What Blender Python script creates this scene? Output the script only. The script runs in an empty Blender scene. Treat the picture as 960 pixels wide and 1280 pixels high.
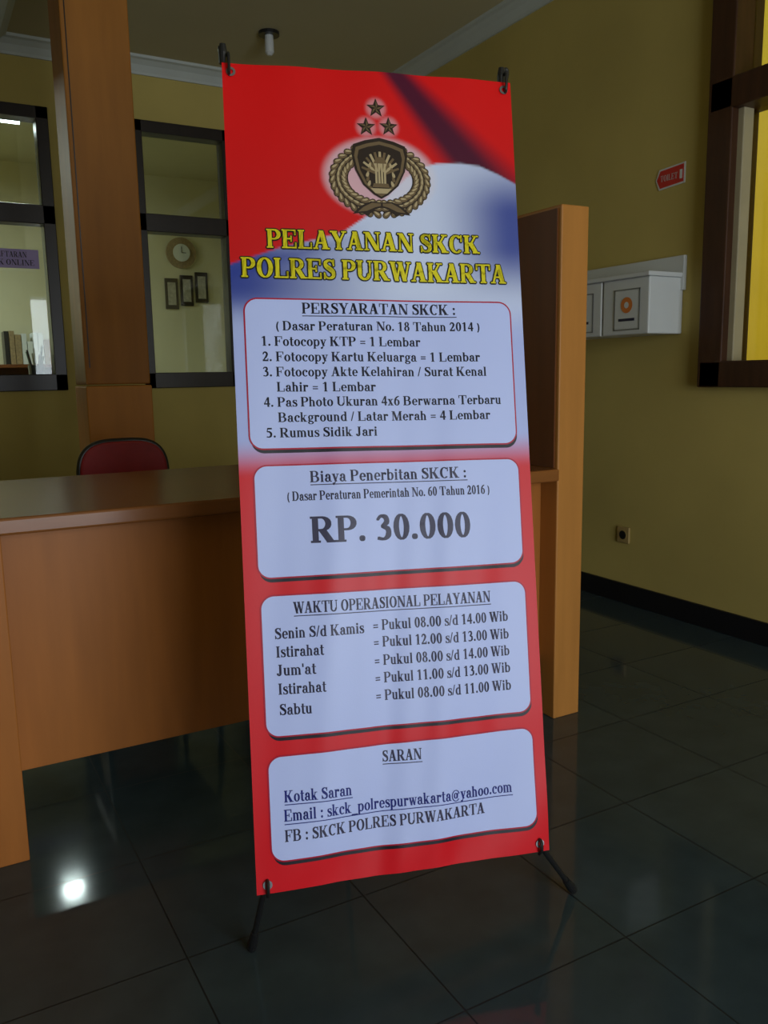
import bpy, math, numpy as np
from mathutils import Matrix, Vector
S=bpy.context.scene
S.view_settings.view_transform='Standard'
S.view_settings.look='None'

# ---------------------------------------------------------------- camera
th=math.atan(0.163);c,s=math.cos(th),math.sin(th);r=0.017;ph=math.radians(29.2);cp,sp=math.cos(ph),math.sin(ph)
n=math.hypot(1,r)
Rv=Vector((cp,-sp,0));Uv=Vector((sp*s,cp*s,c));Fv=Vector((sp*c,cp*c,-s))
cx=(Rv-r*Uv)/n;cy=(r*Rv+Uv)/n;cz=-Fv
cd=bpy.data.cameras.new('camera');cam=bpy.data.objects.new('camera',cd);S.collection.objects.link(cam)
M=Matrix.Identity(4)
for i,v in enumerate((cx,cy,cz)):
    for k in range(3): M[k][i]=v[k]
M[0][3],M[1][3],M[2][3]=0,0,1.15
cam.matrix_world=M
cd.sensor_fit='VERTICAL';cd.sensor_height=36;cd.sensor_width=27;cd.lens=36*1050/1280
cd.clip_start=.02
S.camera=cam

# ---------------------------------------------------------------- materials
def lin(cc):
    return tuple(((x/255)/12.92 if x/255<=.04045 else ((x/255+.055)/1.055)**2.4) for x in cc)
def mat(name,col,rough=.5,metal=0,spec=.5,noise=0,nscale=8,bump=0,stretch=None,col2=None,trans=0,emit=0,coat=0):
    m=bpy.data.materials.new(name);m.use_nodes=True;nt=m.node_tree;b=nt.nodes['Principled BSDF']
    b.inputs['Base Color'].default_value=(*col,1);b.inputs['Roughness'].default_value=rough;b.inputs['Metallic'].default_value=metal
    b.inputs['Specular IOR Level'].default_value=spec
    b.inputs['Coat Weight'].default_value=coat
    b.inputs['Coat Roughness'].default_value=.12
    if emit:
        b.inputs['Emission Color'].default_value=(*col,1);b.inputs['Emission Strength'].default_value=emit
    if noise or bump:
        tc=nt.nodes.new('ShaderNodeTexCoord');mp=nt.nodes.new('ShaderNodeMapping');nz=nt.nodes.new('ShaderNodeTexNoise')
        nt.links.new(tc.outputs['Object'],mp.inputs['Vector']);nt.links.new(mp.outputs['Vector'],nz.inputs['Vector'])
        if stretch: mp.inputs['Scale'].default_value=stretch
        nz.inputs['Scale'].default_value=nscale;nz.inputs['Detail'].default_value=5
        if noise:
            cr=nt.nodes.new('ShaderNodeValToRGB')
            c2=col2 or tuple(x*(1-noise) for x in col)
            cr.color_ramp.elements[0].position=.3;cr.color_ramp.elements[1].position=.7
            cr.color_ramp.elements[0].color=(*c2,1);cr.color_ramp.elements[1].color=(*col,1)
            nt.links.new(nz.outputs['Fac'],cr.inputs['Fac']);nt.links.new(cr.outputs['Color'],b.inputs['Base Color'])
        if bump:
            bp_=nt.nodes.new('ShaderNodeBump');bp_.inputs['Strength'].default_value=bump;bp_.inputs['Distance'].default_value=.01
            nt.links.new(nz.outputs['Fac'],bp_.inputs['Height']);nt.links.new(bp_.outputs['Normal'],b.inputs['Normal'])
    return m
M_wall=mat('wall_yellow',(.57,.45,.135),.8,noise=.17,nscale=1.7,bump=.05,spec=.25)
M_wallin=mat('wall_cream',(.60,.56,.38),.8,noise=.08,nscale=2)
M_ext=mat('wall_exterior_yellow',(.80,.56,.02),.8,noise=.1,nscale=3)
M_ceil=mat('ceiling_paint',(.56,.50,.30),.85,noise=.05,nscale=2)
M_corn=mat('cornice_white',(.54,.58,.54),.6,noise=.05)
M_wood=mat('laminate_orange',(.42,.146,.030),.42,noise=.2,nscale=3,stretch=(6,6,.6),spec=.22)
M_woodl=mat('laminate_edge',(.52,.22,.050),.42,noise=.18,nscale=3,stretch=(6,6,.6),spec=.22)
M_woodd=mat('laminate_dark_and_shaded',(.17,.058,.018),.45,noise=.2,nscale=3,stretch=(6,6,.6),spec=.2)  # dark shelf wood; on the tall panel it carries the inner face's shade
M_woodt=mat('laminate_top',(.28,.10,.025),.24,noise=.25,nscale=3,stretch=(.8,6,6),spec=.4)
M_pillar=mat('pillar_wood',(.38,.150,.026),.5,noise=.2,nscale=3,stretch=(6,6,.6),spec=.2)
M_pillar2=mat('pillar_wood_light',(.52,.21,.04),.5,noise=.15,nscale=3,stretch=(6,6,.6),spec=.2)
M_dark=mat('frame_dark_wood',(.018,.010,.006),.35,noise=.3,nscale=4,stretch=(8,8,1))
M_brown=mat('window_brown_wood',(.070,.028,.012),.45,noise=.35,nscale=4,stretch=(8,8,1),spec=.3)
M_sash=mat('sash_cream',(.42,.36,.22),.5,noise=.1)
M_base=mat('baseboard_black',(.012,.012,.014),.35,noise=.2,spec=.3)
M_black=mat('black_plastic',(.012,.012,.013),.35,noise=.1)
M_white=mat('white_plastic',(.66,.68,.66),.35,noise=.04)
M_grey=mat('grey_metal',(.25,.25,.26),.35,metal=.8,noise=.1)
M_orange=mat('orange_print',(.75,.22,.03),.5,noise=.05)
M_redfab=mat('chair_red',(.36,.008,.014),.5,noise=.2,nscale=20,bump=.1)
M_chrome=mat('chair_frame',(.03,.03,.03),.3,metal=.3,noise=.1)
M_red=mat('sign_red',(.60,.03,.02),.5,noise=.04)
M_purple=mat('sign_purple',(.52,.42,.85),.5,noise=.04)
M_text=mat('sign_text_dark',(.02,.02,.05),.6,noise=.04)
M_photo=mat('picture_print',(.45,.42,.34),.5,noise=.4,nscale=30)
M_clay=mat('woven_tan',(.34,.24,.12),.8,noise=.35,nscale=60)
M_green=mat('leaf_green',(.03,.09,.03),.6,noise=.4,nscale=30)
M_socket=mat('socket_beige',(.40,.28,.10),.45,noise=.05)
M_tube=mat('tube_light',(.9,.97,1),.5,emit=10)

# glossy floor tiles
mf=bpy.data.materials.new('floor_tiles');mf.use_nodes=True;nt=mf.node_tree;b=nt.nodes['Principled BSDF']
tc=nt.nodes.new('ShaderNodeTexCoord');mp=nt.nodes.new('ShaderNodeMapping');br=nt.nodes.new('ShaderNodeTexBrick')
mp.inputs['Location'].default_value=(-.385,-.33,0)
nt.links.new(tc.outputs['Object'],mp.inputs['Vector']);nt.links.new(mp.outputs['Vector'],br.inputs['Vector'])
br.offset=0;br.squash=1
br.inputs['Scale'].default_value=1;br.inputs['Brick Width'].default_value=.4;br.inputs['Row Height'].default_value=.4
br.inputs['Mortar Size'].default_value=.0018;br.inputs['Mortar Smooth'].default_value=.1;br.inputs['Bias'].default_value=0
br.inputs['Color1'].default_value=(.050,.074,.084,1);br.inputs['Color2'].default_value=(.056,.082,.092,1);br.inputs['Mortar'].default_value=(.012,.016,.018,1)
nz=nt.nodes.new('ShaderNodeTexNoise');nz.inputs['Scale'].default_value=9;nz.inputs['Detail'].default_value=6
mx=nt.nodes.new('ShaderNodeMixRGB');mx.blend_type='MULTIPLY';mx.inputs['Fac'].default_value=.5
nt.links.new(tc.outputs['Object'],nz.inputs['Vector']);nt.links.new(br.outputs['Color'],mx.inputs['Color1']);nt.links.new(nz.outputs['Fac'],mx.inputs['Color2'])
nt.links.new(mx.outputs['Color'],b.inputs['Base Color'])
rr=nt.nodes.new('ShaderNodeMapRange');rr.inputs['To Min'].default_value=.085;rr.inputs['To Max'].default_value=.6
nt.links.new(br.outputs['Fac'],rr.inputs['Value']);nt.links.new(rr.outputs['Result'],b.inputs['Roughness'])
b.inputs['Specular IOR Level'].default_value=.34
M_floor=mf
# glass
mg=bpy.data.materials.new('window_glass');mg.use_nodes=True;nt=mg.node_tree;nt.nodes.clear()
o=nt.nodes.new('ShaderNodeOutputMaterial');tr=nt.nodes.new('ShaderNodeBsdfTransparent');gl=nt.nodes.new('ShaderNodeBsdfGlossy');ms=nt.nodes.new('ShaderNodeMixShader');fr=nt.nodes.new('ShaderNodeFresnel')
gl.inputs['Roughness'].default_value=.02;fr.inputs['IOR'].default_value=1.45
tr.inputs['Color'].default_value=(.90,.95,.93,1)
nt.links.new(fr.outputs[0],ms.inputs[0]);nt.links.new(tr.outputs[0],ms.inputs[1]);nt.links.new(gl.outputs[0],ms.inputs[2]);nt.links.new(ms.outputs[0],o.inputs[0])
M_glass=mg

# ---------------------------------------------------------------- mesh helpers
def obj(name,verts,faces,m,parent=None,bevel=0,smooth=False):
    me=bpy.data.meshes.new(name);me.from_pydata([tuple(v) for v in verts],[],faces);me.update()
    ms=m if isinstance(m,list) else [m]
    for q in ms: me.materials.append(q)
    ob=bpy.data.objects.new(name,me);S.collection.objects.link(ob)
    if parent: ob.parent=parent
    if bevel:
        bm=ob.modifiers.new('bevel','BEVEL');bm.width=bevel;bm.segments=2;bm.limit_method='ANGLE'
    if smooth:
        for p in me.polygons:p.use_smooth=True
    return ob
def empty(name,loc=(0,0,0)):
    e=bpy.data.objects.new(name,None);S.collection.objects.link(e);e.empty_display_size=.1
    return e
def boxes(name,L,m,parent=None,bevel=0):
    V=[];F=[]
    for (x0,x1,y0,y1,z0,z1) in L:
        k=len(V)
        V+=[(x0,y0,z0),(x1,y0,z0),(x1,y1,z0),(x0,y1,z0),(x0,y0,z1),(x1,y0,z1),(x1,y1,z1),(x0,y1,z1)]
        F+=[[k+i for i in f] for f in ((0,3,2,1),(4,5,6,7),(0,1,5,4),(1,2,6,5),(2,3,7,6),(3,0,4,7))]
    return obj(name,V,F,m,parent,bevel)
def tube(name,pts,rad,m,parent=None,seg=12):
    pts=[Vector(p) for p in pts];rads=rad if isinstance(rad,(list,tuple)) else [rad]*len(pts)
    V=[];F=[];ref=None
    for i,p in enumerate(pts):
        t=(pts[min(i+1,len(pts)-1)]-pts[max(i-1,0)]).normalized()
        if ref is None: ref=t.orthogonal().normalized()
        a=(ref-t*ref.dot(t)).normalized();ref=a;bb=t.cross(a)
        for k in range(seg):
            q=2*math.pi*k/seg;V.append(p+rads[i]*(math.cos(q)*a+math.sin(q)*bb))
    for i in range(len(pts)-1):
        for k in range(seg):
            F.append([i*seg+k,i*seg+(k+1)%seg,(i+1)*seg+(k+1)%seg,(i+1)*seg+k])
    F.append(list(range(seg))[::-1]);F.append([(len(pts)-1)*seg+k for k in range(seg)])
    return obj(name,V,F,m,parent,smooth=False)
def smoothpts(P,nn=8):
    P=[Vector(p) for p in P];o=[]
    for i in range(len(P)-1):
        p0=P[max(i-1,0)];p1=P[i];p2=P[i+1];p3=P[min(i+2,len(P)-1)]
        for k in range(nn):
            t=k/nn;o.append(.5*((2*p1)+(p2-p0)*t+(2*p0-5*p1+4*p2-p3)*t*t+(3*p1-p0-3*p2+p3)*t**3))
    o.append(P[-1]);return o

# ---------------------------------------------------------------- serif glyphs (unit = cap height)
polys=None
def R(x0,y0,x1,y1): polys.append([(x0,y0),(x1,y0),(x1,y1),(x0,y1)])
def L(x0,y0,x1,y1,w): polys.append([(x0,y0),(x0+w,y0),(x1+w,y1),(x1,y1)])
def E(ex,ey,rx,ry,tx,ty,a0=0,a1=360):
    k=max(6,int(abs(a1-a0)/20));pr=None
    for i in range(k+1):
        a=math.radians(a0+(a1-a0)*i/k);co,si=math.cos(a),math.sin(a)
        q=((ex+rx*co,ey+ry*si),(ex+(rx-tx)*co,ey+(ry-ty)*si))
        if pr: polys.append([pr[0],q[0],q[1],pr[1]])
        pr=q
def P(pts,ws,nn=4):
    P2=[Vector((x,y,0)) for x,y in pts];q=smoothpts(P2,nn)
    W=[]
    for i in range(len(ws)-1):
        for k in range(nn): W.append(ws[i]+(ws[i+1]-ws[i])*k/nn)
    W.append(ws[-1]);pr=None
    for i,p in enumerate(q):
        t=(q[min(i+1,len(q)-1)]-q[max(i-1,0)]).normalized();nx=(-t.y*W[i]/2,t.x*W[i]/2)
        e=((p.x+nx[0],p.y+nx[1]),(p.x-nx[0],p.y-nx[1]))
        if pr: polys.append([pr[0],e[0],e[1],pr[1]])
        pr=e
def V_(x,y0=0,y1=1,w=.2,b=3,t=3,e=.08,h=.055):
    R(x,y0,x+w,y1)
    R(x-(e if b&1 else 0),y0,x+w+(e if b&2 else 0),y0+h) if b else None
    R(x-(e if t&1 else 0),y1-h,x+w+(e if t&2 else 0),y1) if t else None
def v_(x,y0=0,y1=.69,b=3,t=1): V_(x,y0,y1,.17,b,t,.06,.045)
def D_(x,y): E(x,y,.1,.1,.1,.1)
def ar(x): E(x+.27,.42,.28,.275,.17,.07,0,125)
SP=[(.68,.74),(.6,.91),(.38,.965),(.17,.84),(.22,.66),(.44,.52),(.64,.36),(.64,.14),(.42,.035),(.2,.09),(.1,.28)];SW=[.05,.06,.07,.15,.2,.22,.2,.15,.07,.06,.05]
def gA(): L(.10,0,.44,1,.08);L(.66,0,.38,1,.24);R(0,0,.28,.055);R(.56,0,1.0,.055);R(.22,.3,.75,.36);return 1.04
def gB(): V_(.1,b=1,t=1);R(.2,.945,.52,1);R(.2,.5,.54,.55);R(.2,0,.54,.055);E(.5,.75,.34,.25,.2,.055,-90,90);E(.52,.275,.4,.275,.21,.055,-90,90);return 1.0
def gC(): E(.5,.5,.46,.51,.21,.06,48,312);R(.8,.64,.86,1.0);return .96
def gD(): V_(.1,b=1,t=1);R(.2,.945,.5,1);R(.2,0,.5,.055);E(.48,.5,.5,.5,.21,.055,-90,90);return 1.06
def gE(): V_(.1,b=1,t=1);R(.2,.945,.85,1);R(.2,0,.88,.055);R(.2,.48,.6,.54);R(.79,.72,.85,1);R(.82,0,.88,.3);R(.55,.36,.6,.66);return .96
def gF(): V_(.1,b=3,t=1);R(.2,.945,.85,1);R(.2,.48,.6,.54);R(.79,.72,.85,1);R(.55,.36,.6,.66);return .9
def gG(): E(.5,.5,.46,.51,.21,.06,48,320);R(.8,.66,.86,1.0);V_(.66,.03,.45,.2,0,3);return 1.08
def gH(): V_(.1);V_(.78);R(.3,.47,.8,.53);return 1.12
def gI(): V_(.13);return .5
def gJ(): V_(.28,.2,1,b=0);E(.24,.22,.24,.24,.19,.06,180,360);return .66
def gK(): V_(.1);L(.38,.42,.78,1,.08);L(.7,0,.32,.6,.26);R(.62,.945,.98,1);R(.62,0,1.06,.055);return 1.08
def gL(): V_(.1,b=1);R(.2,0,.85,.055);R(.79,0,.85,.32);return .92
def gM(): R(.13,0,.19,1);L(.52,0,.12,1,.22);L(.57,0,.95,1,.06);V_(.93,b=3,t=2);R(.03,0,.3,.055);R(.03,.945,.3,1);return 1.27
def gN(): R(.14,0,.2,1);L(.74,0,.1,1,.24);R(.88,0,.94,1);R(.04,0,.31,.055);R(.02,.945,.3,1);R(.76,.945,1.05,1);return 1.08
def gO(): E(.51,.5,.47,.51,.22,.055);return 1.04
def gP(): V_(.1,b=3,t=1);R(.2,.945,.5,1);R(.2,.45,.5,.505);E(.48,.725,.37,.275,.2,.055,-90,90);return .9
def gR(): gP();L(.7,0,.36,.48,.26);R(.68,0,1.04,.055);return 1.04
def gS(): P(SP,SW);R(.65,.68,.7,1);R(.07,0,.12,.32);return .8
def gT(): V_(.4,t=0);R(.03,.945,.97,1);R(.03,.7,.09,1);R(.91,.7,.97,1);return 1.0
def gU(): V_(.1,.3,1,b=0);R(.82,.3,.88,1);E(.49,.32,.39,.33,.17,.09,180,360);R(.72,.945,.99,1);return 1.04
def gW(): L(.34,0,.06,1,.22);L(.42,0,.66,1,.07);L(.86,0,.56,1,.22);L(.94,0,1.22,1,.07);R(0,.945,.36,1);R(.5,.945,.84,1);R(1.1,.945,1.38,1);return 1.38
def gY(): V_(.42,0,.48,t=0);L(.42,.42,.08,1,.24);L(.55,.42,.86,1,.07);R(0,.945,.42,1);R(.72,.945,1.02,1);return 1.02
def ga(): E(.34,.47,.25,.225,.165,.055,0,165);R(.425,.05,.59,.48);E(.29,.19,.25,.2,.17,.055,50,310);R(.55,0,.7,.06);D_(.19,.52);return .72
def gb(): v_(.08,0,1,0,1);E(.4,.345,.32,.355,.18,.055,-140,140);return .78
def gc(): E(.37,.345,.33,.355,.18,.055,45,312);D_(.53,.53);return .66
def gd(): R(.5,0,.67,1);R(.42,.955,.67,1);R(.5,0,.75,.045);E(.37,.345,.33,.355,.18,.055,45,315);return .8
def ge(): E(.36,.345,.32,.355,.18,.055,0,318);R(.15,.33,.66,.385);return .7
def gf(): v_(.12,0,.78,3,0);E(.36,.78,.24,.23,.165,.055,20,180);R(.03,.64,.46,.69);return .5
def gg(): E(.34,.45,.27,.245,.16,.05);R(.5,.6,.7,.66);E(.35,-.1,.31,.17,.13,.055);P([(.2,.24),(.13,.13),(.3,.06),(.52,.0)],[.07,.1,.12,.1]);return .7
def gh(): v_(.08,0,1);ar(.08);v_(.46,0,.42,3,0);return .76
def gi(): v_(.1);D_(.185,.88);return .4
def gj(): v_(.12,-.14,.69,0,1);E(.12,-.12,.17,.15,.15,.06,180,360);D_(.2,.88);return .42
def gk(): v_(.08,0,1);L(.28,.25,.5,.66,.06);L(.47,0,.22,.4,.2);R(.42,0,.78,.045);R(.42,.645,.72,.69);return .8
def gl_(): v_(.1,0,1);return .4
def gm(): v_(.08);ar(.08);v_(.46,0,.42,3,0);ar(.46);v_(.84,0,.42,3,0);return 1.13
def gn(): v_(.08);ar(.08);v_(.46,0,.42,3,0);return .76
def go(): E(.36,.345,.33,.355,.18,.05);return .72
def gp(): v_(.08,-.27,.69);E(.4,.345,.32,.355,.18,.055,-140,140);return .78
def gr(): v_(.08);E(.4,.45,.22,.24,.1,.09,50,165);D_(.48,.58);return .6
def gs(): P([(x*.75-.01,y*.7) for x,y in SP],[w*.78 for w in SW]);R(.45,.48,.5,.7);R(.05,0,.09,.22);return .56
def gt(): v_(.13,.12,.92,0,0);R(.03,.64,.45,.69);E(.32,.15,.19,.16,.165,.06,180,330);return .48
def gu(): v_(.08,.2,.69,0,1);E(.33,.23,.25,.24,.17,.07,180,310);v_(.46,0,.69,2,1);return .76
def gw(): L(.23,0,.05,.69,.17);L(.3,0,.46,.69,.05);L(.58,0,.39,.69,.17);L(.66,0,.84,.69,.05);R(0,.645,.28,.69);R(.36,.645,.62,.69);R(.76,.645,.96,.69);return .97
def gx(): L(.42,0,.06,.69,.2);L(.06,0,.5,.69,.06);R(0,0,.26,.045);R(.36,0,.68,.045);R(0,.645,.32,.69);R(.4,.645,.66,.69);return .7
def gy(): L(.29,0,.05,.69,.19);L(.18,-.25,.57,.69,.06);D_(.14,-.2);R(0,.645,.3,.69);R(.44,.645,.7,.69);return .7
def g0(): E(.37,.5,.32,.51,.19,.05);return .74
def g1(): V_(.28,0,1,.19,3,0);P([(.1,.84),(.22,.88),(.34,.98)],[.06,.06,.06]);return .74
def g2(): P([(.1,.72),(.2,.91),(.4,.93),(.54,.74),(.42,.46),(.22,.22),(.08,.06)],[.08,.1,.14,.19,.15,.08,.06]);R(.06,0,.6,.15);R(.6,0,.66,.28);return .74
def g3(): P([(.1,.8),(.25,.95),(.46,.9),(.5,.7),(.28,.54)],[.06,.08,.16,.18,.06]);P([(.28,.54),(.54,.44),(.56,.2),(.38,.04),(.1,.08)],[.06,.17,.19,.08,.1]);return .74
def g4(): R(.4,0,.58,1);L(.03,.3,.42,1,.07);R(.03,.24,.68,.37);return .74
def g5(): R(.18,.86,.64,1);P([(.2,1),(.16,.8),(.12,.6)],[.06,.06,.06]);P([(.13,.6),(.36,.6),(.55,.42),(.52,.16),(.3,.04),(.08,.08)],[.08,.14,.19,.18,.08,.1]);return .74
def g6(): E(.37,.32,.32,.33,.18,.05);P([(.14,.3),(.2,.66),(.4,.9),(.64,.99)],[.18,.17,.12,.05]);return .74
def g8(): E(.37,.76,.26,.25,.16,.05);E(.37,.27,.31,.28,.18,.05);return .74
def gdot(): D_(.16,.1);return .34
def gcom(): D_(.16,.1);P([(.22,.08),(.2,-.08),(.08,-.18)],[.08,.06,.03]);return .34
def gcol(): D_(.2,.1);D_(.2,.58);return .42
def glp(): E(.56,.38,.46,.66,.14,.03,125,235);return .42
def grp(): E(-.14,.38,.46,.66,.14,.03,-55,55);return .42
def geq(): R(.1,.24,.66,.33);R(.1,.47,.66,.56);return .76
def gsl(): L(0,0,.3,1,.08);return .4
def gap(): R(.08,.68,.2,1);return .28
def gus(): R(0,-.22,.7,-.15);return .7
def gat(): E(.58,.38,.52,.52,.08,.05,20,320);E(.56,.38,.24,.26,.13,.05);L(.7,.15,.8,.62,.1);return 1.16
def gsp(): return .34
GM={'A':gA,'B':gB,'C':gC,'D':gD,'E':gE,'F':gF,'G':gG,'H':gH,'I':gI,'J':gJ,'K':gK,'L':gL,'M':gM,'N':gN,'O':gO,'P':gP,'R':gR,'S':gS,'T':gT,'U':gU,'W':gW,'Y':gY,
'a':ga,'b':gb,'c':gc,'d':gd,'e':ge,'f':gf,'g':gg,'h':gh,'i':gi,'j':gj,'k':gk,'l':gl_,'m':gm,'n':gn,'o':go,'p':gp,'r':gr,'s':gs,'t':gt,'u':gu,'w':gw,'x':gx,'y':gy,
'0':g0,'1':g1,'2':g2,'3':g3,'4':g4,'5':g5,'6':g6,'8':g8,'.':gdot,',':gcom,':':gcol,'(':glp,')':grp,'=':geq,'/':gsl,"'":gap,'_':gus,'@':gat,' ':gsp}
GC={}
def glyph(ch):
    global polys
    if ch not in GC:
        polys=[];a=GM[ch]();GC[ch]=(a,polys)
    return GC[ch]
def textpolys(txt):
    x=0;o=[]
    for ch in txt:
        a,pl=glyph(ch)
        o+=[[(px+x,py) for px,py in p] for p in pl];x+=a+.035
    return x,o

# ---------------------------------------------------------------- banner surface
C=[np.array(v) for v in ([.5903,1.6703,1.7526],[1.1623,1.5056,1.7507],[1.068,1.2345,.1756],[.49,1.3975,.1787])]
eu=C[1]-C[0];ev=C[3]-C[0];nb=np.cross(ev,eu);nb/=np.linalg.norm(nb)
if nb[1]>0: nb=-nb
def ripple(a,b):
    k=4*a*(1-a);lo=np.clip(b*1.7-.25,0,1)
    e=.0011*np.exp(-((a-.5)/.45)**2)*np.sin(a*47+b*11)*lo
    return .004*k*np.sin(b*9+a*2.2+.4)+.0048*np.sin(a*14+b*6)*lo*k+.003*np.sin(b*3.1415)*k+e*k+.0020*np.sin((a*1.2+b*3)*13)*np.clip(b*5-4,0,1)+.0018*np.sin(a*21+3)*np.exp(-b*14)
def bp(a,b,off=0.):
    p=C[0]*(1-a)*(1-b)+C[1]*a*(1-b)+C[2]*a*b+C[3]*(1-a)*b
    return p+nb*(ripple(a,b)+off)
stand=empty('standing_banner')
# printed artwork of the sheet as colour attribute
def sm(x,a,b):
    t=min(1,max(0,(x-a)/(b-a)));return t*t*(3-2*t)
def mixc(p,q,t): return tuple(p[i]*(1-t)+q[i]*t for i in range(3))
wa=[0,.163,.30,.379,.45,.522,.60,.66,.712,.80,.87,.94,1.01];wb=[.2455,.2248,.212,.203,.185,.161,.133,.118,.1124,.1105,.113,.123,.136]
RED=lin((224,8,14));DRED=lin((150,4,10));WHT=lin((208,218,246));BLU=lin((24,50,146));LAV=lin((176,188,240));DK=lin((16,8,46))
cra,crb=.512,.133
starsP=[(.506,.0467),(.470,.0708),(.548,.0694)]
def art(a,b):
    wbn=np.interp(a,wa,wb)
    red=mixc(RED,DRED,.25*sm(b,0,.25))
    # dark fold of the flag
    q=b/.125;ctr=.585+.30*q;wd=.075+.09*q
    d=(a-ctr)/wd
    fold=(sm(d,-1,-.3)*(1-sm(d,.1,1.2)))*(1-sm(b,.13,.16))
    red=mixc(red,DK,.9*fold)
    # white part of the flag + blue shading
    w=WHT
    br_=sm(a,.66,.98)*(1-sm(abs(b-.195),.02,.11))
    w=mixc(w,BLU,.92*br_)
    bl=(1-sm(a,.02,.62))*(1-sm(abs(b-.262),.022,.085))
    w=mixc(w,BLU,.95*bl)
    dd=b-wbn
    ed=max(0,1-abs(dd-.012)/.012)*(1-sm(a,.25,.5)); w=mixc(w,BLU,.4*ed)
    w=mixc(w,LAV,sm(b,.27,.345))
    col=mixc(red,w,sm(dd,-.0015,.0015))
    # lower fade to red
    pk=sm(b,.455,.505)
    col=mixc(col,lin((214,8,24)),pk)
    # glow around the crest and stars
    x=(a-cra)*600;y=(crb-b)*1600
    rr_=math.hypot(x/114,y/78);g=1-sm(rr_,.92,1.12)
    for sa,sb in starsP:
        ds=math.hypot((a-sa)*600,(b-sb)*1600);g=max(g,.6*(1-sm(ds,13,26)))
    col=mixc(col,lin((226,216,226)),.62*g)
    return col
NA,NB=160,400
aa=np.linspace(0,1,NA+1);bb=np.linspace(0,1,NB+1)
V=[];CO=[]
for b_ in bb:
    for a_ in aa:
        V.append(bp(a_,b_));CO.append((*art(a_,b_),1))
F=[]
for j in range(NB):
    for i in range(NA):
        k=j*(NA+1)+i;F.append([k,k+NA+1,k+NA+2,k+1])
def vinyl(name,col=None):
    m=bpy.data.materials.new(name);m.use_nodes=True;nt=m.node_tree;b=nt.nodes['Principled BSDF']
    b.inputs['Roughness'].default_value=.37;b.inputs['Specular IOR Level'].default_value=.27
    if col is None:
        at=nt.nodes.new('ShaderNodeAttribute');at.attribute_name='artwork';nt.links.new(at.outputs['Color'],b.inputs['Base Color'])
    else: b.inputs['Base Color'].default_value=(*col,1)
    tc=nt.nodes.new('ShaderNodeTexCoord');nz=nt.nodes.new('ShaderNodeTexNoise');nz.inputs['Scale'].default_value=420;bu=nt.nodes.new('ShaderNodeBump')
    bu.inputs['Strength'].default_value=.12;bu.inputs['Distance'].default_value=.001
    nt.links.new(tc.outputs['Object'],nz.inputs['Vector']);nt.links.new(nz.outputs['Fac'],bu.inputs['Height']);nt.links.new(bu.outputs['Normal'],b.inputs['Normal'])
    return m
MV=vinyl('vinyl_artwork')
sheet=obj('printed_sheet',V,F,MV,stand,smooth=True)
ca=sheet.data.color_attributes.new('artwork','FLOAT_COLOR','POINT')
ca.data.foreach_set('color',np.array(CO,dtype=np.float32).ravel())
# white reverse side
obj('sheet_back',[bp(a_,b_,-.0012) for b_ in np.linspace(0,1,120) for a_ in np.linspace(0,1,60)],
    [[j*60+i,j*60+i+1,(j+1)*60+i+1,(j+1)*60+i] for j in range(119) for i in range(59)],vinyl('vinyl_back',(.7,.7,.7)),stand,smooth=True)

def rrect(name,m,a0,bt0,a1,bt1,bb0,bb1,rad,off,da=0,db=0,grow=0):
    # bt0/bt1: top b on the left/right, bb0/bb1: bottom b; rad in mm
    x0=a0*600-grow;x1=a1*600+grow;V=[];F=[];nc=90
    H0=(bb0-bt0)*1600+2*grow
    ts=[];k=10;rad=rad+grow
    for i in range(k+1): ts.append(rad*(1-math.cos(math.pi/2*i/k)))
    mid=np.linspace(rad,H0-rad,34)[1:-1].tolist()
    ts=ts+mid+[H0-t for t in ts[::-1]]
    for t in ts:
        dy=max(0,rad-t,t-(H0-rad));ins=rad-math.sqrt(max(0,rad*rad-dy*dy))
        for i in range(nc+1):
            x=x0+ins+(x1-x0-2*ins)*i/nc;a=x/600
            fa=(a-a0)/(a1-a0)
            tp=bt0+(bt1-bt0)*fa-grow/1600;bt=bb0+(bb1-bb0)*fa+grow/1600
            b=tp+(bt-tp)*t/H0
            V.append(bp(a+da/600,b+db/1600,off))
    for j in range(len(ts)-1):
        for i in range(nc):
            q=j*(nc+1)+i;F.append([q,q+nc+1,q+nc+2,q+1])
    return obj(name,V,F,m,stand,smooth=True)
MVw=vinyl('print_white',lin((192,204,252)));MVo=vinyl('print_outline_red',lin((176,8,48)));MVk=vinyl('print_shadow',lin((16,12,26)))
PN=[(.038,.2870,.955,.2900,.4700,.4735),(.046,.4900,.957,.4925,.6262,.6275),(.050,.6470,.959,.6505,.8160,.8195),(.051,.8392,.960,.8395,.9640,.9655)]
for i,(a0,t0,a1,t1,b0,b1) in enumerate(PN):
    rrect('panel_shadow_%d'%(i+1),MVk,a0,t0,a1,t1,b0,b1,26,.0004,da=2,db=9,grow=-1)
    rrect('panel_outline_%d'%(i+1),MVo,a0,t0,a1,t1,b0,b1,26,.0008,grow=1.5)
    rrect('panel_fill_%d'%(i+1),MVw,a0,t0,a1,t1,b0,b1,26,.0012,grow=-1.5)

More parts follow.
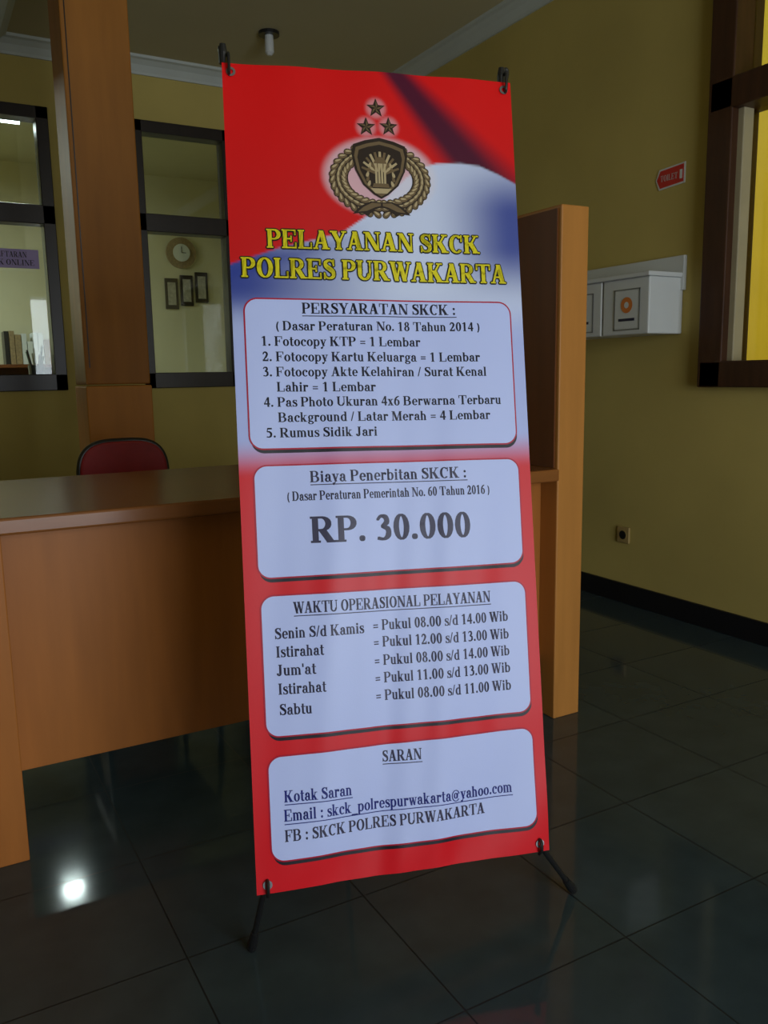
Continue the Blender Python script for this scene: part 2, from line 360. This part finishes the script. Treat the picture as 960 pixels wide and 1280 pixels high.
# text
class TB:
    def __init__(s): s.V=[];s.F=[]
    def add(s,pl,f):
        k=len(s.V);s.V+=[f(*p) for p in pl];s.F.append(list(range(k,k+len(pl))))
def put(tb,txt,a0,b0,a1,b1,hmm,off=.0016,under=False,dx=0,dy=0,ushift=.26,fat=None):
    w,pl=textpolys(txt);sx=(a1-a0)/w;sy=hmm/1600
    if fat is None: fat=.016*hmm
    for fx in ((-fat,fat) if fat else (0,)):
        for fy in ((-fat*.6,fat*.6) if fat else (0,)):
            def f(x,y):
                a=a0+x*sx;t=(a-a0)/(a1-a0)
                b=b0+(b1-b0)*t-(y-.45)*sy
                return bp(a+(dx+fx)/600,b+(dy+fy)/1600,off)
            for p in pl: tb.add(p,f)
    if under:
        k=24
        for i in range(k):
            x0=w*i/k;x1=w*(i+1)/k;tb.add([(x0,-ushift),(x1,-ushift),(x1,-ushift+.08),(x0,-ushift+.08)],f)
T=TB()
put(T,"PERSYARATAN SKCK :",.226,.2993,.758,.3004,21,under=True)
put(T,"( Dasar Peraturan No. 18 Tahun 2014 )",.137,.3208,.842,.3222,18)
put(T,"1. Fotocopy KTP = 1 Lembar",.088,.3395,.627,.3413,18.5)
put(T,"2. Fotocopy Kartu Keluarga = 1 Lembar",.090,.3582,.836,.3612,18.5)
put(T,"3. Fotocopy Akte Kelahiran / Surat Kenal",.089,.3767,.857,.3799,18.5)
put(T,"Lahir = 1 Lembar",.133,.3953,.464,.3972,18.5)
put(T,"4. Pas Photo Ukuran 4x6 Berwarna Terbaru",.089,.4137,.905,.4165,18.5)
put(T,"Background / Latar Merah = 4 Lembar",.133,.4325,.862,.4357,18.5)
put(T,"5. Rumus Sidik Jari",.092,.4510,.462,.4528,18.5)
T1=TB()
put(T1,"Biaya Penerbitan SKCK :",.228,.5063,.765,.5085,22,under=True)
put(T1,"( Dasar Peraturan Pemerintah No. 60 Tahun 2016 )",.150,.5290,.845,.5315,18)
put(T1,"RP. 30.000",.222,.5720,.771,.5760,50,fat=1.3)
put(T1,"WAKTU OPERASIONAL PELAYANAN",.155,.6640,.828,.6680,22,under=True)
put(T1,"Senin S/d Kamis",.091,.6935,.384,.6945,21)
put(T1,"Istirahat",.093,.7155,.248,.7165,21)
put(T1,"Jum'at",.093,.7375,.220,.7385,21)
put(T1,"Istirahat",.095,.7600,.250,.7610,21)
put(T1,"Sabtu",.096,.7845,.202,.7855,21)
for t,b0,b1 in (("= Pukul 08.00 s/d 14.00 Wib",.6928,.6947),("= Pukul 12.00 s/d 13.00 Wib",.7134,.7173),("= Pukul 08.00 s/d 14.00 Wib",.7361,.7388),("= Pukul 11.00 s/d 13.00 Wib",.7578,.7604),("= Pukul 08.00 s/d 11.00 Wib",.7795,.7830)):
    put(T1,t,.413,b0,.891,b1,20.5)
put(T1,"SARAN",.427,.8549,.561,.8567,22,under=True)
T2=TB()
put(T2,"Kotak Saran",.099,.8885,.321,.8902,22,under=True)
put(T2,"Email : skck_polrespurwakarta@yahoo.com",.096,.9112,.877,.9131,22,under=True,ushift=.3)
put(T1,"FB : SKCK POLRES PURWAKARTA",.096,.9353,.776,.9353,22)
obj('text_requirements',T.V,T.F,vinyl('print_text_black',lin((26,24,46))),stand)
obj('text_hours',T1.V,T1.F,vinyl('print_text_grey',lin((54,50,78))),stand)
obj('text_contact',T2.V,T2.F,vinyl('print_text_blue',lin((24,34,124))),stand)
TY=TB();TK=TB()
for txt,a0,b0,a1,b1,h in (("PELAYANAN SKCK",.120,.2150,.856,.2165,36),("POLRES PURWAKARTA",.034,.2505,.948,.2545,38)):
    put(TY,txt,a0,b0,a1,b1,h,off=.0020,fat=.7)
    for k in range(10):
        q=2*math.pi*k/10;put(TK,txt,a0,b0,a1,b1,h,off=.0010,dx=3.1*math.cos(q),dy=3.0*math.sin(q),fat=0)
obj('title_outline',TK.V,TK.F,vinyl('print_title_outline',lin((10,12,8))),stand)
obj('title_fill',TY.V,TY.F,vinyl('print_title_yellow',lin((226,212,16))),stand)

# crest -------------------------------------------------
def cf(x,y,off): return bp(cra+x/600,crb-y/1600,off)
def blob(tb,pts,off):
    k=len(tb.V);tb.V+=[cf(x,y,off) for x,y in pts];tb.F.append(list(range(k,k+len(pts))))
def leaf(x,y,l,w,an):
    co,si=math.cos(an),math.sin(an);o=[]
    for i in range(12):
        q=2*math.pi*i/12;u=l*math.cos(q);v=w*math.sin(q)*(1-.35*math.cos(q));o.append((x+u*co-v*si,y+u*si+v*co))
    return o
G1=TB();G2=TB();G3=TB()
# wreath dark body
for sg in (-1,1):
    N=26;pr=None
    for i in range(N+1):
        a=math.radians(62-(150)*i/N)
        w=19*(.65+.35*math.sin(math.pi*min(1,i/N*1.1)))
        co,si=math.cos(a),math.sin(a)
        q=((sg*(86+w)*co,(58+w)*si-6),(sg*(86-w)*co,(58-w)*si-6))
        if pr: blob(G1,[pr[0],q[0],q[1],pr[1]],.0006)
        pr=q
    for i in range(15):
        a=math.radians(60-144*i/14);co,si=math.cos(a),math.sin(a)
        tx=math.atan2(58*co,-86*si)
        for k,(ro,tilt) in enumerate(((12,.55),(-10,-.5),(1,0))):
            x=(86+ro)*co;y=(58+ro)*si-6
            lf=leaf(x,y,9.5,4.8 if k<2 else 4.0,tx+tilt)
            lf2=leaf(x+.5,y+1.6,6.2,2.0,tx+tilt)
            blob(G1,[(sg*p,q) for p,q in leaf(x,y,10.5,6.4,tx+tilt)],.0008+.0001*(i%2))
            blob(G2,[(sg*p,q) for p,q in lf],.0011+.0001*(i%2))
            blob(G3,[(sg*p,q) for p,q in lf2],.0014+.0001*(i%2))
# shield
SH=[(-50,58),(-28,66),(0,72),(28,66),(50,58),(54,40),(48,10),(34,-18),(14,-36),(0,-44),(-14,-36),(-34,-18),(-48,10),(-54,40)]
blob(G1,[(x*1.08,y*1.06+2) for x,y in SH],.0016)
blob(G2,[(x*.98,y*.96+2) for x,y in SH],.0018)
blob(G1,[(x*.86,y*.85+3) for x,y in SH],.0020)
for i in range(11):
    an=math.radians(15+150*i/10);co,si=math.cos(an),math.sin(an)
    blob(G3 if i%2 else G2,[(8*co-3*si,4+8*si+3*co),(40*co-2.5*si,6+44*si+2*co),(40*co+2.5*si,6+44*si-2*co),(8*co+3*si,4+8*si-3*co)],.0023)
for x in (-9,-3,3,9): blob(G3,[(x-2.2,-18),(x+2.2,-18),(x+2,26),(x-2,26)],.0026)
blob(G2,[(-15,-14),(15,-14),(18,-22),(-18,-22)],.0027);blob(G3,[(-22,-24),(22,-24),(12,-34),(-12,-34)],.0026)
blob(G2,[(-14,26),(14,26),(9,36),(0,40),(-9,36)],.0026)
for sg in (-1,1):
    for i in range(5): blob(G2 if i%2 else G3,[(sg*p,q) for p,q in leaf(24+3*math.sin(i),-14+9*i,6,3,1.9)],.0025)
# ribbon tails
for sg in (-1,1):
    blob(G1,[(sg*x,y) for x,y in [(0,-52),(22,-50),(44,-60),(60,-76),(40,-74),(30,-80),(14,-66),(0,-62)]],.0018)
    blob(G2,[(sg*x,y) for x,y in [(2,-54),(20,-53),(38,-62),(50,-72),(32,-70),(14,-62),(2,-59)]],.0020)
for sa,sb in starsP:
    sx=(sa-cra)*600;sy=(crb-sb)*1600
    def star(rad,inn,q0=0): return [(sx+(rad if i%2==0 else inn)*math.sin(math.pi*i/5),sy+(rad if i%2==0 else inn)*math.cos(math.pi*i/5)) for i in range(10)]
    blob(G1,star(20,8.5),.0008);
    st=star(15,6.2)
    for i in range(0,10,2): blob(G2,[(sx,sy),st[i],st[(i+1)%10]],.0011)
obj('crest_dark',G1.V,G1.F,vinyl('print_bronze_dark',lin((44,32,24))),stand)
obj('crest_bronze',G2.V,G2.F,vinyl('print_bronze',lin((112,92,64))),stand)
obj('crest_highlight',G3.V,G3.F,vinyl('print_bronze_light',lin((184,164,124))),stand)

# stand frame: hub, arms, legs, hooks, grommets
hub=bp(.5,.46,-.07)
ez=np.array((0,0,1))
def tiparm(name,a,dx,topz):
    g=bp(a,.008,-.012);top=g+np.array((dx*.8,.0,topz))
    tube(name,smoothpts([hub,(hub+g)/2-nb*.012,g,top],8),.0055,M_black,stand)
    tube(name+'_cap',[top-ez*.03,top-ez*.01,top+ez*.006],[.0085,.009,.006],M_black,stand)
    # hook coming through the grommet
    tube(name+'_hook',smoothpts([g+ez*.028,bp(a,.0,.010)+ez*.012,bp(a,.012,.008),bp(a,.014,-.006)],6),.0030,M_black,stand,8)
tiparm('upper_arm_1',.022,-.012,.045)
tiparm('upper_arm_2',.978,-.004,.040)
for i,(f_,a) in enumerate((((.505,1.482,.012),.03),((1.190,1.298,.012),.97))):
    g=bp(a,.992,-.016);f_=np.array(f_);d=(g-f_)/np.linalg.norm(g-f_)
    tube('lower_leg_%d'%(i+1),[hub,(hub+g)/2-nb*.008,g,(g+f_)/2,f_],.0058,M_black,stand)
    tube('foot_cap_%d'%(i+1),[f_-d*.008,f_+d*.004,f_+d*.045],[.009,.0105,.008],M_black,stand)
    a=(.035,.965)[i];tube('leg_hook_%d'%(i+1),smoothpts([bp(a,.985,-.008),bp(a,.985,.008),bp(a,.996,.010),bp(a,1.004,-.004)],6),.0035,M_black,stand,8)
tube('rear_leg',smoothpts([hub,(hub+np.array((.93,1.93,.012)))/2+np.array((0,.04,0)),(.93,1.93,.012)],8),.0055,M_black,stand)
tube('hub',[hub+nb*.02,hub-nb*.02],.03,M_black,stand,20)
for i,(a,b) in enumerate(((.028,.011),(.972,.011),(.035,.989),(.965,.989))):
    V=[];F=[];k=20
    for j in range(k):
        q=2*math.pi*j/k
        for rr_ in (.009,.0045): V.append(bp(a+rr_*math.cos(q)/.6,b+rr_*math.sin(q)/1.6,.003))
    for j in range(k): F.append([2*j,2*j+1,(2*j+3)%(2*k),(2*j+2)%(2*k)])
    obj('grommet_%d'%(i+1),V,F,M_grey,stand)

# ---------------------------------------------------------------- room
XR=3.05;YB=5.6;H=3.11;XL=-4.0;YF=-3.0;YO=8.6
obj('floor',[(XL,YF,0),(XR,YF,0),(XR,YO,0),(XL,YO,0)],[[0,1,2,3]],M_floor)
boxes('ceiling',[(XL-.1,XR+.15,YF-.1,YO+.1,H,H+.12)],M_ceil)
wy0,wy1,wz0,wz1=1.0,2.55,1.085,2.96
boxes('wall_right',[(XR,XR+.15,wy1,YO,0,H),(XR,XR+.15,YF,wy0,0,H),(XR,XR+.15,wy0,wy1,0,wz0),(XR,XR+.15,wy0,wy1,wz1,H)],M_wall)
boxes('wall_left',[(XL-.15,XL,YF,YO,0,H)],M_wall)
dx0,dx1,dz=-.3,2.3,2.45
boxes('wall_front',[(XL,dx0,YF-.15,YF,0,H),(dx1,XR,YF-.15,YF,0,H),(dx0,dx1,YF-.15,YF,dz,H)],M_wall)
# back wall with glazed openings
o1=(-1.2,.88);o2=(1.36,2.02);z0,z1=1.09,2.75
boxes('wall_back',[(XL,o1[0],YB,YB+.12,0,H),(o1[1],o2[0],YB,YB+.12,0,H),(o2[1],XR,YB,YB+.12,0,H),
 (o1[0],o1[1],YB,YB+.12,0,z0),(o2[0],o2[1],YB,YB+.12,0,z0),(o1[0],o1[1],YB,YB+.12,z1,H),(o2[0],o2[1],YB,YB+.12,z1,H)],M_wall)
boxes('wall_office',[(XL,XR,YO,YO+.1,0,H)],M_wallin)
boxes('wall_office_side',[(XR-.02,XR,YB+.12,YO,0,H)],M_wallin)
for i,(xa,xb,ms_) in enumerate(((o1[0],o1[1],(-.15,)),(o2[0],o2[1],()))):
    w=empty('window_%d'%(i+1));t=.07;yy=(YB-.02,YB+.10)
    L_=[(xa,xa+t,*yy,z0,z1),(xb-t,xb,*yy,z0,z1),(xa,xb,*yy,z0,z0+.1),(xa,xb,*yy,z1-.07,z1),(xa,xb,*yy,2.08,2.19)]
    L_+=[(m_-.035,m_+.035,*yy,z0,z1) for m_ in ms_]
    boxes('frame',L_,M_dark,w,.004)
    boxes('glass',[(xa+.03,xb-.03,YB+.05,YB+.055,z0+.05,z1-.03)],M_glass,w)
# right window
w=empty('window_3');t=.13
boxes('frame',[(XR-.05,XR+.12,wy0,wy0+t,wz0,wz1),(XR-.05,XR+.12,wy1-t+.02,wy1+.01,wz0-.01,wz1),(XR-.05,XR+.12,wy0,wy1,wz0-.01,wz0+.1),(XR-.05,XR+.12,wy0,wy1,wz1-.08,wz1),(XR-.05,XR+.12,wy0,wy1,2.19,2.31)],M_brown,w,.006)
boxes('sash',[(XR-.01,XR+.05,wy1-t-.008,wy1-t+.025,wz0+.09,2.2)],M_sash,w,.004)
boxes('glass',[(XR+.06,XR+.065,wy0+.05,wy1-.05,wz0+.05,wz1-.05)],M_glass,w)
boxes('exterior_wall',[(4.4,4.5,-3,7,-.1,4.2)],M_ext)
boxes('exterior_ground',[(XR+.15,4.4,-3,7,-.15,-.05)],M_grey)
# cornices (stepped profile)
def cornice(name,axis,pos,side,a,b_,m=M_corn):
    prof=[(0,0),(0,-.095),(.012,-.095),(.016,-.08),(.035,-.045),(.06,-.022),(.078,-.015),(.082,0)]
    V=[];F=[];k=len(prof)
    for e in (a,b_):
        for px,pz in prof:
            V.append((pos+side*px,e,H+pz) if axis=='y' else (e,pos+side*px,H+pz))
    for i in range(k-1): F.append([i,i+1,k+i+1,k+i])
    return obj(name,V,F,m)
cornice('trim_1','y',XR,-1,YF,YB);cornice('trim_2','x',YB,-1,XL,XR);cornice('trim_3','y',.60,1,2.0,YB)
boxes('trim_4',[(.40,.60,2.0,YB,2.96,H)],M_corn)
boxes('baseboard_right',[(XR-.015,XR,YF,YB,0,.10)],M_base,None,.003)
boxes('baseboard_back',[(XL,XR-.015,YB-.015,YB,0,.10)],M_base,None,.003)
# pillar
p=empty('wooden_pillar')
boxes('shaft',[(.655,.922,3.70,3.95,1.13,H)],M_pillar,p,.006)
boxes('shaft_groove',[(.672,.676,3.696,3.70,1.2,H)],M_dark,p)
boxes('plinth',[(.652,.926,3.694,3.956,0,1.125)],M_pillar2,p,.006)

# ---------------------------------------------------------------- counter
ct=empty('reception_counter')
boxes('countertop',[(-1.1,1.79,2.05,2.86,.805,.845)],M_woodt,ct,.006)
boxes('front_panel',[(.155,1.79,2.14,2.158,.20,.805)],M_wood,ct,.002)
boxes('cabinet_end',[(.045,.155,2.07,2.84,0,.805)],M_wood,ct,.003)
boxes('cabinet_front',[(-1.1,.045,2.075,2.10,0.0,.805),(-1.1,-1.07,2.10,2.84,0,.805)],M_wood,ct,.003)
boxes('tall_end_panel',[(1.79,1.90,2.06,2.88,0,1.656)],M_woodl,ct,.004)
boxes('tall_panel_shade_sheet',[(1.785,1.79,2.075,2.875,.847,1.645)],M_woodd,ct)  # thin added sheet, the inner face's shade put into its colour
# ---------------------------------------------------------------- chair
ch=empty('office_chair')
cxx,cy_=.70,3.30
out=[]
for i in range(33):
    q=math.pi*i/32
    co,si=math.cos(q),math.sin(q)
    out.append((cxx+.165*math.copysign(abs(co)**.6,co),.74+.178*abs(si)**.55))
ring=[(cxx+.15,.56)]+out+[(cxx-.15,.56)]
k=len(ring)
V=[(x,cy_-.025,z) for x,z in ring]+[(x,cy_+.025,z) for x,z in ring]
F=[list(range(k))[::-1],[k+i for i in range(k)]]+[[i,(i+1)%k,k+(i+1)%k,k+i] for i in range(k)]
obj('backrest',V,F,M_redfab,ch,.008)
tube('back_frame',[(x,cy_,z) for x,z in ring],.012,M_chrome,ch)
boxes('seat',[(cxx-.2,cxx+.2,2.87,3.27,.43,.50)],M_redfab,ch,.02)
for i,sx in enumerate((-1,1)):
    tube('frame_rear_%d'%(i+1),smoothpts([(cxx+sx*.15,cy_,.57),(cxx+sx*.17,cy_-.02,.42),(cxx+sx*.2,cy_+.06,.011)]),.011,M_chrome,ch)
    tube('frame_front_%d'%(i+1),smoothpts([(cxx+sx*.17,cy_-.03,.43),(cxx+sx*.19,2.92,.42),(cxx+sx*.2,2.88,.011)]),.011,M_chrome,ch)

# ---------------------------------------------------------------- wall box / dispensers
bx=empty('wall_suggestion_box')
boxes('back_board',[(XR-.02,XR,2.68,3.55,1.50,1.65)],M_white,bx,.003)
boxes('compartments',[(2.84,XR,2.695+.29*i,2.975+.29*i,1.31,1.555) for i in range(3)],M_white,bx,.006)
boxes('lid',[(2.825,XR,2.685,3.57,1.555,1.575)],M_white,bx,.004)
for i in range(3):
    y0=2.695+.29*i
    boxes('label_%d'%(i+1),[(2.838,2.84,y0+.06,y0+.20,1.34,1.50)],M_white,bx)
    fr_=[(2.8365,2.838,y0+.05,y0+.056,1.33,1.51),(2.8365,2.838,y0+.20,y0+.206,1.33,1.51),(2.8365,2.838,y0+.05,y0+.206,1.33,1.335),(2.8365,2.838,y0+.05,y0+.206,1.505,1.51)]
    boxes('label_border_%d'%(i+1),fr_,M_grey,bx)
    V=[(2.836,y0+.128+.035*math.cos(q*math.pi/10),1.44+.035*math.sin(q*math.pi/10)) for q in range(20)]
    obj('logo_%d'%(i+1),V,[list(range(20))],M_orange,bx)
    V=[(2.8352,y0+.128+.014*math.cos(q*math.pi/10),1.44+.014*math.sin(q*math.pi/10)) for q in range(20)]
    obj('logo_core_%d'%(i+1),V,[list(range(20))],M_white,bx)
    boxes('logo_text_%d'%(i+1),[(2.836,2.8375,y0+.08,y0+.176,1.37,1.382)],M_text,bx)
# arrow sign
sg=empty('toilet_arrow_sign')
def asign(x,g,m,nm):
    yl,yr,zc,hh=2.870+g,2.712-g,1.995,.040+g
    P_=[(yl+.0,zc),(yl-.02,zc+hh),(yr,zc+hh+.008),(yr,zc-hh+.008),(yl-.02,zc-hh)]
    V=[(x,a,b) for a,b in P_]+[(XR-.0005,a,b) for a,b in P_]
    obj(nm,V,[[0,1,2,3,4]]+[[i,(i+1)%5,5+(i+1)%5,5+i] for i in range(5)],m,sg)
asign(XR-.004,.004,M_white,'board');asign(XR-.005,-.003,M_red,'face')
tt=TB();w_,pl=textpolys("TOILET")
for q in pl: tt.add(q,lambda x,y:(XR-.0058,2.845-x*.098/w_,1.985+y*.026))
obj('lettering',tt.V,tt.F,M_white,sg)
boxes('arrow',[(XR-.006,XR-.005,2.722,2.736,1.980,2.018)],M_white,sg)
# socket
so=empty('wall_socket')
boxes('plate',[(XR-.012,XR,2.965,3.045,.305,.385)],M_socket,so,.004)
for nm,rad_,x_,m_ in (('rim',.027,XR-.0135,M_socket),('recess',.022,XR-.0140,M_black)):
    tube(nm,[(XR-.011,3.005,.345),(x_,3.005,.345)],rad_,m_,so,20)
# ceiling lamp holder
cl=empty('ceiling_lamp_holder')
tube('base_plate',[(2.01,4.86,H),(2.01,4.86,H-.018)],.06,M_black,cl,24)
tube('bulb',[(2.01,4.86,H-.018),(2.01,4.86,H-.05),(2.01,4.86,H-.11),(2.01,4.86,H-.125)],[.024,.026,.026,.012],M_white,cl,16)
# lamp in office
tl=empty('fluorescent_lamp')
boxes('housing',[(.72,.88,6.60,6.74,H-.14,H)],M_white,tl,.005)
tube('tube',[(.74,6.67,H-.165),(.86,6.67,H-.165)],.022,M_tube,tl)
# sign on glass
ps=empty('registration_sign')
boxes('board',[(.42,.765,YB-.032,YB-.028,1.815,1.925)],M_purple,ps)
for txt,zz,xa,xb in (("PENDAFTARAN",1.878,.44,.70),("SKCK ONLINE",1.832,.46,.74)):
    tt=TB();w_,pl=textpolys(txt)
    for q in pl: tt.add(q,lambda x,y:(xa+x*(xb-xa)/w_,YB-.0335,zz+y*.032))
    obj('lettering',tt.V,tt.F,M_text,ps)
# pictures on the office wall
for i in range(3):
    pf=empty('picture_frame');x=2.34+.155*i;z=1.84+.035*i
    boxes('frame',[(x,x+.13,YO-.02,YO,z,z+.30)],M_dark,pf,.003)
    boxes('print',[(x+.025,x+.105,YO-.023,YO-.02,z+.04,z+.26)],M_photo,pf)
wc=empty('woven_wall_clock')
tube('disc',[(2.52,YO,2.39),(2.52,YO-.03,2.39)],.15,M_clay,wc,28)
tube('centre',[(2.52,YO-.03,2.39),(2.52,YO-.04,2.39)],.085,M_white,wc,28)
boxes('hands',[(2.517,2.523,YO-.045,YO-.041,2.39,2.45),(2.52,2.565,YO-.045,YO-.041,2.387,2.393)],M_black,wc)
# office shelf with documents
sh=empty('document_shelf')
boxes('carcass',[(.70,.73,8.25,YO,0,1.30),(1.57,1.60,8.25,YO,0,1.30),(.73,1.57,8.57,YO,0,1.30)]+[(.70,1.60,8.25,YO,z,z+.03) for z in (.05,.45,.86,1.27)],M_woodd,sh,.003)
rng=np.random.RandomState(5);bl_=[[],[],[]];x=.75
for zl in (.89,1.30):
    x=.75
    while x<1.5:
        w_=.035+.03*rng.rand();hh=.20+.10*rng.rand()
        if rng.rand()>.25: bl_[rng.randint(3)].append((x,x+w_,8.32,8.54,zl,zl+hh))
        x+=w_+.004
for i,m_ in enumerate((M_white,M_black,M_clay)): boxes('binders_%d'%(i+1),bl_[i],m_,sh,.002)
# small pen holder on the window sill
boxes('window_ledge',[(-1.2,.88,YB+.12,YB+.45,1.10,1.13)],M_dark,None,.004)
pp=empty('pen_holder')
tube('cup',[(.74,YB+.28,1.13),(.74,YB+.28,1.25)],[.045,.05],M_black,pp,18)
for i in range(7):
    q=i*.9;d=Vector((math.cos(q)*.22,math.sin(q)*.22,1)).normalized();o_=Vector((.74+.015*math.cos(q),YB+.28+.015*math.sin(q),1.16))
    tube('pen_%d'%(i+1),[o_,o_+d*(.15+.01*i)],.006,(M_green,M_black,M_photo)[i%3],pp,8)

# ---------------------------------------------------------------- light
W=bpy.data.worlds.new('world');S.world=W;W.use_nodes=True
bg=W.node_tree.nodes['Background'];bg.inputs[0].default_value=(.72,.84,1,1);bg.inputs[1].default_value=.95
def area(name,loc,rot,sx,sy,pw,col):
    l=bpy.data.lights.new(name,'AREA');l.shape='RECTANGLE';l.size=sx;l.size_y=sy;l.energy=pw;l.color=col
    ob=bpy.data.objects.new(name,l);S.collection.objects.link(ob);ob.location=loc;ob.rotation_euler=rot;return ob
area('daylight_entrance',(1.0,YF-.1,1.3),(math.radians(90),0,0),2.3,2.2,110,(.87,.94,1))
area('office_light_small',(.80,6.67,2.90),(0,0,0),.14,.10,7,(.90,1,1))
area('office_fill',(-1.7,7.2,2.95),(0,0,0),1.2,.4,150,(.90,1,.98))  # added fill without a fixture, brightens the office from outside the floor reflection
sl=bpy.data.lights.new('sun','SUN');sl.energy=3;sl.color=(1,.95,.85);sl.angle=.02
so_=bpy.data.objects.new('sun',sl);S.collection.objects.link(so_)
so_.rotation_euler=Vector((-.42,0,.91)).to_track_quat('Z','Y').to_euler()
